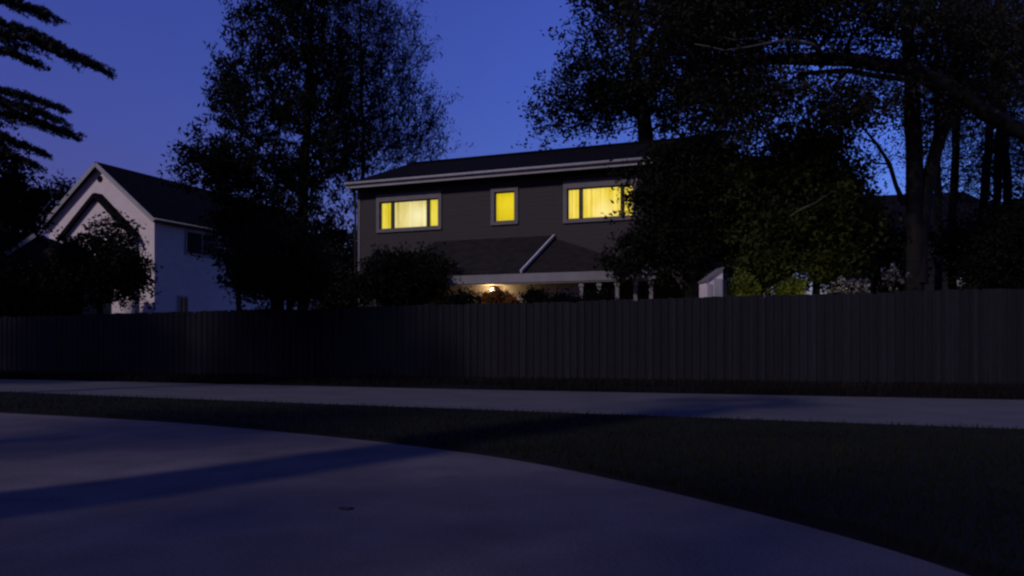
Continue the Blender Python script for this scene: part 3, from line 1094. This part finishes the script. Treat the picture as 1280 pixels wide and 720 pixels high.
# --- dark evergreen mass at the left edge
b = foot(5, 31.5)
tree('evergreen_tree', 'black bushy evergreen below the cedar branches', 'tree', b,
     [T(b, at(5, 300, 31.5), at(0, 230, 31.5))],
     [E(-5, 240, 31.5, 48, 34), E(-20, 195, 31.5, 40, 24), E(22, 248, 31.5, 26, 24), E(5, 280, 32.8, 46, 36), E(44, 258, 31.8, 10, 16), E(-40, 330, 32.8, 54, 64)], 620, 25, R0=.2,
     leaf_mat='leaf_dark', leaves=18, spread=.2, lsize=.18, twigs=2, twig_len=.6)
# --- low bush in front of the shed
b = foot(30, 29.3)
tree('low_bush', 'low dark bush over the left end of the fence', 'bush', b, [T(b, at(30, 380, 29.3))],
     [E(25, 365, 29.3, 42, 34), E(68, 374, 29.3, 22, 24), E(-30, 360, 29.3, 38, 40)], 260, 27, R0=.08, leaf_mat='leaf_dark', leaves=22, spread=.18, lsize=.15, twigs=2, twig_len=.4)
# --- round tree that stands before the fence
dpt = 23.4
b = ((348 - 640) / F * dpt, dpt, -.03)
tree('round_tree', 'dark round headed tree standing before the fence', 'tree', b,
     [T(b, at(349, 430, dpt), at(347, 385, dpt), at(346, 330, dpt)), T(at(358, 478, dpt), at(356, 430, dpt), at(362, 385, dpt), at(365, 345, dpt))],
     [E(346, 338, dpt, 44, 40), E(318, 344, dpt, 18, 28), E(380, 338, dpt, 18, 28), E(346, 308, dpt, 28, 16)], 420, 31, R0=.2, leaf_mat='leaf_dark', leaves=17,
     spread=.15, lsize=.13, twigs=3, twig_len=.42)
# --- dark bush below the left window
b = foot(508, 28)
tree('dark_bush', 'black dome of a bush below the left lit window', 'bush', b, [T(b, at(508, 350, 28))],
     [E(505, 352, 28, 46, 32), E(535, 344, 28, 20, 26), E(475, 354, 28, 20, 26), E(552, 366, 28, 14, 14)], 420, 35, R0=.1, leaf_mat='leaf_dark', leaves=20, spread=.15, lsize=.13,
     twigs=2, twig_len=.35)
b = foot(425, 29)
tree('grey_shrub', 'greyish shrub between the round tree and the dark bush', 'bush', b, [T(b, at(425, 385, 29))],
     [E(425, 374, 29, 32, 22), E(402, 352, 29, 24, 34)], 200, 36, R0=.07, leaf_mat='leaf_olive', leaves=12, spread=.16, lsize=.13, twigs=3, twig_len=.4)
# --- rust coloured bush under the lamp
b = foot(620, 26.1)
tree('rust_bush', 'rounded rust coloured bush glowing under the porch lamp', 'bush', b, [T(b, at(620, 385, 26.1))],
     [E(619, 376, 26.1, 21, 11), E(634, 378, 26.1, 13, 10)], 150, 38, R0=.05, leaf_mat='leaf_rust', leaves=30, spread=.07, lsize=.075, twigs=1, twig_len=.12)
# --- hedge plants along the fence
hl = ['low dark shrub left of the rust coloured bush', 'low dark shrub right of the rust coloured bush', 'low shrub over the fence below the white bargeboard', 'low shrub over the fence below the porch posts']
for i, (px, py, rx, ry) in enumerate([(577, 383, 18, 9), (672, 380, 14, 7), (706, 382, 20, 6), (748, 381, 20, 7)]):
    b = foot(px, 25.2)
    tree('low_shrub', hl[i], 'bush', b, [T(b, at(px, py + 8, 25.2))], [E(px, py, 25.2, rx, ry)], 90, 40 + i, R0=.04,
         leaf_mat='leaf_dark', leaves=12, spread=.09, lsize=.1, twigs=2, twig_len=.28, group='low shrubs behind the fence', upward=.6)
# --- big evergreens at the right end of the house
dpt = 25.4
b = foot(860, dpt)
tree('evergreen_tree', 'broad dark evergreen covering the right end of the taupe house', 'tree', b,
     [T(b, at(860, 330, dpt), at(856, 260, dpt), at(850, 215, dpt))],
     [E(875, 255, dpt, 56, 56), E(856, 310, dpt, 50, 36), E(820, 240, dpt, 13, 24, .8), E(788, 226, dpt, 8, 14, .4), E(812, 305, dpt, 26, 26), E(782, 332, dpt, 22, 16), E(860, 208, dpt, 46, 22),
      E(789, 258, dpt, 7, 20, .3), E(908, 300, dpt, 26, 40), E(830, 345, dpt, 30, 16)], 850, 50, R0=.2,
     leaf_mat='leaf_mid', leaves=15, spread=.17, lsize=.15, twigs=3, twig_len=.45)
dpt = 24.6
b = foot(985, dpt)
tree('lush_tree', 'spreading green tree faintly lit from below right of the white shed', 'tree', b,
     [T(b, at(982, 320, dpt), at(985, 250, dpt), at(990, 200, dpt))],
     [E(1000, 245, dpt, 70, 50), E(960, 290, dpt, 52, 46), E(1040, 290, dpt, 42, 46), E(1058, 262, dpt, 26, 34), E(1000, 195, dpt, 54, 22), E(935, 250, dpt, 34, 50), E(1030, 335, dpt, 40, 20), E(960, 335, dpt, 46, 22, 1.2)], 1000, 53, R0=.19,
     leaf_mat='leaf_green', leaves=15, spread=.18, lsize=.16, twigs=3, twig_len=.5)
# --- lit shrubs
for i, (px, py, rx, ry, lb) in enumerate([(930, 360, 13, 12, 'small bright green shrub lit by a garden lamp beside the white shed'),
                                          (987, 364, 12, 6, 'tiny bright green shrub tip lit behind the fence, right of the larger lit shrub')]):
    b = foot(px, 23.6)
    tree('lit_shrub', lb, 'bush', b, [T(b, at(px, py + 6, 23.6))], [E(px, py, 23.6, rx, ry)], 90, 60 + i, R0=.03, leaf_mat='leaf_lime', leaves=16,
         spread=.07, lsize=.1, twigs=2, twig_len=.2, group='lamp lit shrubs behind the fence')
# --- white flowering bushes
for i, (px, py, rx, ry, n_, lv, lb) in enumerate([(1062, 360, 20, 5, 46, 4, 'white flowering bush behind the fence left of the thick trunk'),
                                          (1116, 348, 10, 12, 26, 2, 'sparser white flowering bush close against the thick trunk')]):
    b = foot(px, 23.4)
    tree('flowering_bush', lb, 'bush', b, [T(b, at(px, py + 6, 23.4))], [E(px, py, 23.4, rx, ry)], n_, 64 + i, R0=.03, leaf_mat='petal', leaves=lv,
         spread=.05, lsize=.085, aspect=.9, twigs=2, twig_len=.22, group='white flowering bushes', part_name='blossom')
# --- thick forked tree
dpt = 23.8
b = foot(1144, dpt)
tree('forked_tree', 'thick dark tree forking into tall trunks behind the fence', 'tree', b,
     [T(b, at(1145, 300, dpt), at(1143, 230, dpt), at(1140, 150, dpt), at(1136, 60, dpt), at(1130, -30, dpt)),
      T(at(1148, 350, dpt), at(1152, 290, dpt), at(1158, 240, dpt), at(1172, 180, dpt), at(1194, 120, dpt), at(1206, 60, dpt), at(1218, -40, dpt)),
      T(at(1130, 255, dpt), at(1120, 232, dpt), at(1112, 205, dpt), at(1096, 180, dpt))],
     [E(1130, 30, dpt, 80, 60), E(1080, 130, dpt, 46, 60), E(1200, 80, dpt, 70, 60), E(1130, -50, dpt, 90, 50), E(1095, 195, dpt, 24, 30), E(1165, 150, dpt, 46, 60)], 620, 70, R0=.25, tip=.008,
     leaf_mat='leaf_olive', leaves=2.6, spread=.22, lsize=.11, twigs=7, twig_len=.7, twig_rad=.008, upward=-.1)
# --- slim trees behind it
sl_ = ['slim dark tree just right of the forked tree', 'slim tree second to the right of the forked tree', 'slim dark tree near the right edge of the view', 'slim leaning tree farthest right behind the fence', 'thin dark tree close behind the right fork of the forked tree', 'thin tree behind the gap between the second and third slim trees']
for i, (px, lean, dp_, n_) in enumerate([(1190, 6, 29, 400), (1226, 14, 27.5, 380), (1262, -8, 28.5, 380), (1305, 10, 28, 380), (1174, -4, 31.5, 260), (1245, 4, 31.5, 260)]):
    b = foot(px, dp_)
    tree('slim_tree', sl_[i], 'tree', b, [T(b, at(px + lean * .3, 250, dp_), at(px + lean, 120, dp_), at(px + lean * 1.5, -20, dp_))],
         [E(px + lean, 200, dp_, 36, 60), E(px + lean, 110, dp_, 50, 70), E(px + lean, 20, dp_, 50, 60), E(px + lean, -40, dp_, 50, 40)], n_, 74 + i, R0=.15, tip=.008, leaf_mat='leaf_olive',
         leaves=2.0, spread=.24, lsize=.11, twigs=7, twig_len=.75, twig_rad=.009, upward=-.2, group='slim trees behind the fence')
# --- great tree off to the right whose limb crosses the view
dpt = 22.6
b = foot(1345, dpt)
tree('spreading_tree', 'great spreading tree whose thick limb arches in from the right', 'tree', b,
     [T(b, at(1340, 300, dpt), at(1325, 200, dpt), at(1280, 165, dpt), at(1230, 140, dpt), at(1185, 108, dpt), at(1130, 84, dpt), at(1060, 74, dpt), at(990, 74, dpt), at(920, 78, dpt), at(860, 86, dpt)),
      T(at(1185, 112, dpt), at(1120, 98, dpt), at(1060, 88, dpt), at(1000, 92, dpt))],
     [E(1000, 25, dpt, 150, 40), E(900, 50, dpt, 100, 50), E(1110, 30, dpt, 110, 36, 2, 2.0), E(1250, 60, dpt, 80, 60, 2, 2.5), E(960, 125, dpt, 100, 40), E(1060, 130, dpt, 66, 36, 2), E(860, 20, dpt, 90, 46), E(960, -20, dpt, 190, 36)],
     1250, 80, R0=.23, tip=.008, leaf_mat='leaf_olive', leaves=8, spread=.24, lsize=.14, twigs=4, twig_len=.6, shell=.5, rise=.05, upward=-.1)
def bare_branch(root, px_pts, r0):
    b0 = Vector(root.location)
    mb = MB()
    pts = [at(*q) - b0 for q in px_pts]
    mb.tube(pts, [r0 * (1 - .7 * k / (len(pts) - 1)) for k in range(len(pts))], 7)
    o_ = mb.build('bare_branch', M['bark_pale'], root, smooth=True)
    o_['label'] = 'pale leafless branch catching the light'


sp_tree = [o_ for o_ in bpy.data.objects if o_.name == 'spreading_tree'][0]
bare_branch(sp_tree, [(1030, 66, 21.6), (1015, 55, 21.3), (985, 50, 21.2), (960, 54, 21.1), (935, 59, 21.1), (905, 63, 21.0), (885, 58, 21.0), (868, 55, 21.0)], .045)
bare_branch(sp_tree, [(960, 54, 21.1), (940, 48, 21.1), (918, 50, 21.1), (900, 45, 21.1)], .02)
lu_tree = [o_ for o_ in bpy.data.objects if o_.name == 'lush_tree'][0]
bare_branch(lu_tree, [(985, 272, 23.4), (1002, 261, 23.0), (1020, 253, 22.9), (1030, 246, 22.9), (1044, 238, 23.0)], .03)
# --- tree behind the house, its crown reaching left against the sky
dpt = 37
b = foot(815, dpt + 3)
tree('broad_tree', 'broad dark tree behind the taupe house reaching left against the sky', 'tree', b,
     [T(b, at(815, 260, dpt + 2), at(805, 150, dpt), at(790, 60, dpt), at(800, -30, dpt))],
     [E(800, 110, dpt, 86, 56), E(742, 130, dpt, 62, 44), E(694, 130, dpt, 32, 20), E(745, 55, dpt, 40, 18), E(775, 15, dpt, 52, 36), E(735, 25, dpt, 24, 10), E(850, 40, dpt, 84, 56), E(880, 130, dpt, 76, 56), E(690, 165, dpt, 22, 12), E(765, -30, dpt, 60, 40)],
     1150, 84, R0=.36, leaf_mat='leaf_dark', leaves=9, spread=.2, lsize=.21, aspect=.5, twigs=3, twig_len=.8, shell=.55)
# --- dark shrub at right edge
b = foot(1268, 24.5)
tree('evergreen_shrub', 'dark evergreen shrub filling the right end behind the fence', 'bush', b, [T(b, at(1268, 330, 24.5))],
     [E(1265, 318, 24.5, 30, 40), E(1285, 285, 24.5, 26, 34), E(1228, 345, 24.5, 22, 20)], 420, 88, R0=.1, leaf_mat='leaf_dark', leaves=18, spread=.16, lsize=.14, twigs=2, twig_len=.4)
for i, (px, rx, ry, py, lb) in enumerate([(1096, 30, 36, 322, 'dark straggly shrub left of the thick forked trunk'), (1212, 34, 40, 318, 'dark straggly shrub between the slim trunks')]):
    b = foot(px, 28)
    tree('straggly_shrub', lb, 'bush', b, [T(b, at(px, py + 20, 28))], [E(px, py, 28, rx, ry), E(px + 10, py + 30, 28, rx, 20)], 200, 140 + i, R0=.07, leaf_mat='leaf_dark', leaves=4, spread=.2, lsize=.15,
         twigs=4, twig_len=.7, upward=.8, group='straggly shrubs before the dark house')
# --- dark trees well back, beyond the gardens
bg = [(905, 250, 60, 60, 'far dark tree rising behind the lush green tree'), (1020, 300, 70, 46, 'far low dark tree left of the dark house'),
      (1262, 300, 40, 44, 'far dark tree right of the dark house'), (700, 320, 90, 50, 'far dark tree hidden behind the taupe house'), (235, 330, 60, 46, 'far dark tree beyond the white house'), (430, 330, 50, 46, 'far low dark tree left of the taupe house')]
for i, (px, py, rx, ry, lb) in enumerate(bg):
    if i in (3,):
        continue
    b = foot(px, 56)
    tree('background_tree', lb, 'tree', b, [T(b, at(px, py + 40, 56), at(px, py - 20, 56))], [E(px, py, 56, rx, ry), E(px - rx * .6, py + 40, 56, rx * .6, ry), E(px + rx * .6, py + 40, 56, rx * .6, ry)],
         320, 120 + i, R0=.3, leaf_mat='leaf_dark', leaves=16, spread=.35, lsize=.36, twigs=2, twig_len=.9, group='dark trees beyond the houses')


# ------------------------------------------------------------------ cedar at the left edge
def cedar(base, specs, seed):
    rng = np.random.default_rng(seed)
    b0 = np.array(base)
    root = thing('cedar_tree', 'cedar with flat drooping branches reaching in at the left edge', 'tree', tuple(b0))
    tr = MB()
    tr.tube([(0, 0, 0), (0, 0, 5), (.1, 0, 10), (.1, .1, 14), (.1, .1, 16.5)], [.42, .34, .26, .16, .04], 12)
    parts, need = [], []
    for (p0, p1, dens) in specs:
        a = np.array(p0) - b0; e = np.array(p1) - b0
        L = np.linalg.norm(e - a)
        n = max(6, int(L / .25))
        t = np.linspace(0, 1, n + 1)
        ax = a[None] + (e - a)[None] * t[:, None]
        ax[:, 2] += .10 * L * np.sin(np.pi * t) + rng.normal(0, .015, n + 1)
        r = .006 + .05 * (1 - t) ** 1.2 * (L / 4)
        par = np.arange(-1, n)
        parts.append(branch_mesh(ax, par, np.maximum(r, .006), 1.0))
        # flat side sprays
        d = (e - a) / L
        side = np.cross(d, [0, 0, 1.]); side /= np.linalg.norm(side)
        for k in range(1, n + 1):
            w = L * .26 * math.sin(math.pi * min(1, .12 + .95 * (1 - t[k]))) * rng.uniform(.5, 1.1) + .10
            for sg_ in (-1, 1):
                for rep in range(2):
                    tip = ax[k] + side * sg_ * w * rng.uniform(.6, 1.1) + d * w * rng.uniform(.5, 1.0) + np.array([0, 0, -w * rng.uniform(.05, .35)])
                    m = 4
                    tt = np.linspace(0, 1, m + 1)
                    sp = ax[k][None] + (tip - ax[k])[None] * tt[:, None]
                    parts.append(branch_mesh(sp, np.arange(-1, m), np.full(m + 1, .008), 1.0))
                    q = rng.uniform(0.05, 1, int(dens * 26 * w) + 8)
                    need.append(ax[k][None] + (tip - ax[k])[None] * q[:, None] + rng.normal(0, .035, (len(q), 3)))
        q = rng.uniform(.1, 1, int(60 * L))
        need.append(a[None] + (e - a)[None] * q[:, None] + np.stack([0 * q, 0 * q, .10 * L * np.sin(np.pi * q)], 1) + rng.normal(0, .05, (len(q), 3)))
    V, Fs = join(parts)
    off = len(V)
    tv = np.array(tr.v)
    me = bpy.data.meshes.new('trunk')
    faces = [tuple(int(i) for i in row) for f in Fs for row in f] + [tuple(i + off for i in f) for f in tr.f]
    me.from_pydata([tuple(v) for v in np.concatenate([V, tv])], [], faces)
    link_mesh('trunk', me, M['bark'], root)
    c = np.concatenate(need)
    c = c[np.repeat(np.arange(len(c)), 2)] + rng.normal(0, .03, (len(c) * 2, 3))
    v, f = leaf_mesh(rng, c, .17, .22, .7)
    link_mesh('crown', np_mesh('crown', v, f), M['needle'], root)


dpt = 29.2
cb0 = foot(-78, dpt)
rc_ = random.Random(4)
specs = []
for (bpy_, tx, ty, dn) in [(6, 58, 17, 1.3), (38, 60, 49, 1.3), (46, 120, 83, 1.4), (120, 68, 133, 1.1), (134, 66, 148, 1.2), (148, 82, 166, 1.0), (166, 50, 190, 1.0), (185, 40, 205, 1.0), (-30, 40, -20, 1), (60, 40, 78, 1.2)]:
    a = at(-72, bpy_, dpt)
    specs.append((tuple(a), tuple(at(tx, ty, dpt + rc_.uniform(-.8, .8))), dn))
for k in range(18):
    z = 5.0 + k * .55
    for j in range(2):
        an = rc_.uniform(3.6, 5.4) if j else rc_.uniform(1.0, 2.4)
        L = (3.4 - k * .10) * rc_.uniform(.75, 1.1)
        specs.append(((cb0[0], cb0[1], z), (cb0[0] + L * math.cos(an), cb0[1] + L * math.sin(an), z - L * .18), .7))
cedar(cb0, specs, 90)

# ------------------------------------------------------------------ garden lamps that light the shrubs from below
for i, (px, dp_, lb, en) in enumerate([(934, 23.05, 'small garden spot lamp behind the fence at the bright shrub', 7.0),
                                       (1026, 22.4, 'small garden spot lamp behind the fence beneath the spreading green tree', 52.0)]):
    f_ = foot(px, dp_)
    g = thing('garden_lamp', lb, 'lamp', f_, 0, 'garden lamps')
    mb = MB(); mb.tube([(0, 0, 0), (0, 0, 1.0)], [.018, .018], 8); mb.build('stake', M['metal'], g)
    mb = MB(); mb.tube([(0, 0, .98), (0, 0, 1.02), (0, .03, 1.12)], [.03, .06, .065], 14); mb.build('housing', M['metal'], g)
    mb = MB(); mb.tube([(0, .031, 1.125), (0, .033, 1.135)], [.05, .045], 14); mb.build('lens', bulb_mat('garden_lamp_lens', (1, .85, .45), 3.0), g)
    ld = bpy.data.lights.new('garden_light', 'POINT')
    lo = bpy.data.objects.new('garden_light', ld); COL.objects.link(lo)
    lo.parent = g
    lo.location = (0, .06, 1.25)
    ld.energy = en; ld.color = (1, .82, .34); ld.shadow_soft_size = .08

# ------------------------------------------------------------------ trees behind the camera that cast the shade across the road
for i, (bx, by, H, bl, n_, lv, r0, lb, kw) in enumerate([
        (-6.9, 2.2, (-7.1, 3.8, 8.8), [(-7.2, 4.2, 10.4, 1.9, 1.9, .7)], 30, 14, .56, 'thin crowned tree just left of the viewpoint, its trunk shading the road', dict(upward=3.0, twig_len=1.3, twigs=3, spread=.18, lsize=.22)),
        (-26.0, 14.5, (-26.0, 14.6, 11.0), [(-24.6, 16.0, 13.6, 3.2, 3.2, 2.8), (-27.6, 13.0, 13.2, 3.2, 3.2, 2.6)], 420, 16, .30, 'broad leafy tree beyond the left edge shading the fence', {}),
        (-17.4, 12.4, (-16.8, 13.2, 9.0), [(-16.4, 13.7, 11.8, 3.2, 3.2, 2.4), (-18.6, 13.4, 11.6, 2.2, 2.2, 2.0)], 340, 11, .20, 'smaller leafy tree added beyond the left edge to shade the fence', {}),  # added out of view, its crown darkens the fence by the round tree
        (-17.5, -1.6, (-17.5, -1.5, 12.0), [(-17.5, -1.6, 13.0, 2.2, 2.2, 1.8)], 130, 8, .26, 'tall tree farther left behind the viewpoint', {}),
        (-13.0, -9.8, (-13.0, -9.7, 11.5), [(-13.0, -9.8, 14.0, 3.0, 3.0, 2.4), (-15.4, -8.3, 13.5, 2.2, 2.2, 1.8)], 300, 4, .26, 'round leafy tree added well behind the viewpoint to dim the near road', {})]):  # added out of view so its crown dims the near road
    b = (bx, by, -.03)
    tree('street_tree', lb, 'tree', b, [T(b, ((bx + H[0]) / 2 + .1, (by + H[1]) / 2, H[2] * .5), H)], bl, n_, 95 + i, R0=r0, leaf_mat='leaf_mid',
         leaves=lv, **dict(dict(spread=.3, lsize=.18, twigs=4, twig_len=.8), **kw), group='street trees behind the viewpoint')

# ------------------------------------------------------------------ leaf on the road
p = at(433, 637, 1204.8 / (637 - 425))
rng = np.random.default_rng(3)
lb_ = MB()
outl = [(math.cos(a) * .045 * (1 + .3 * math.sin(3 * a)), math.sin(a) * .03 * (1 + .25 * math.cos(5 * a))) for a in np.linspace(0, 2 * math.pi, 22, endpoint=False)]
lb_.solid([(x_, y_, .0) for x_, y_ in outl], [(x_ * .96, y_ * .96, .008 + .008 * abs(x_) / .07) for x_, y_ in outl])
lo = lb_.build('fallen_leaf', M['leaf_litter'])
lo.location = (p.x, p.y, .003)
tag(lo, 'single dark fallen leaf lying on the grey road', 'leaf')

# ------------------------------------------------------------------ render settings
scene.view_settings.view_transform = 'Standard'
scene.view_settings.look = 'None'
scene.view_settings.gamma = 1
scene.view_settings.exposure = 0
scene.view_settings.use_curve_mapping = False
scene.render.engine = 'CYCLES'
scene.cycles.use_denoising = True
scene.cycles.max_bounces = 5
scene.cycles.transparent_max_bounces = 6
scene.cycles.filter_width = 2.4
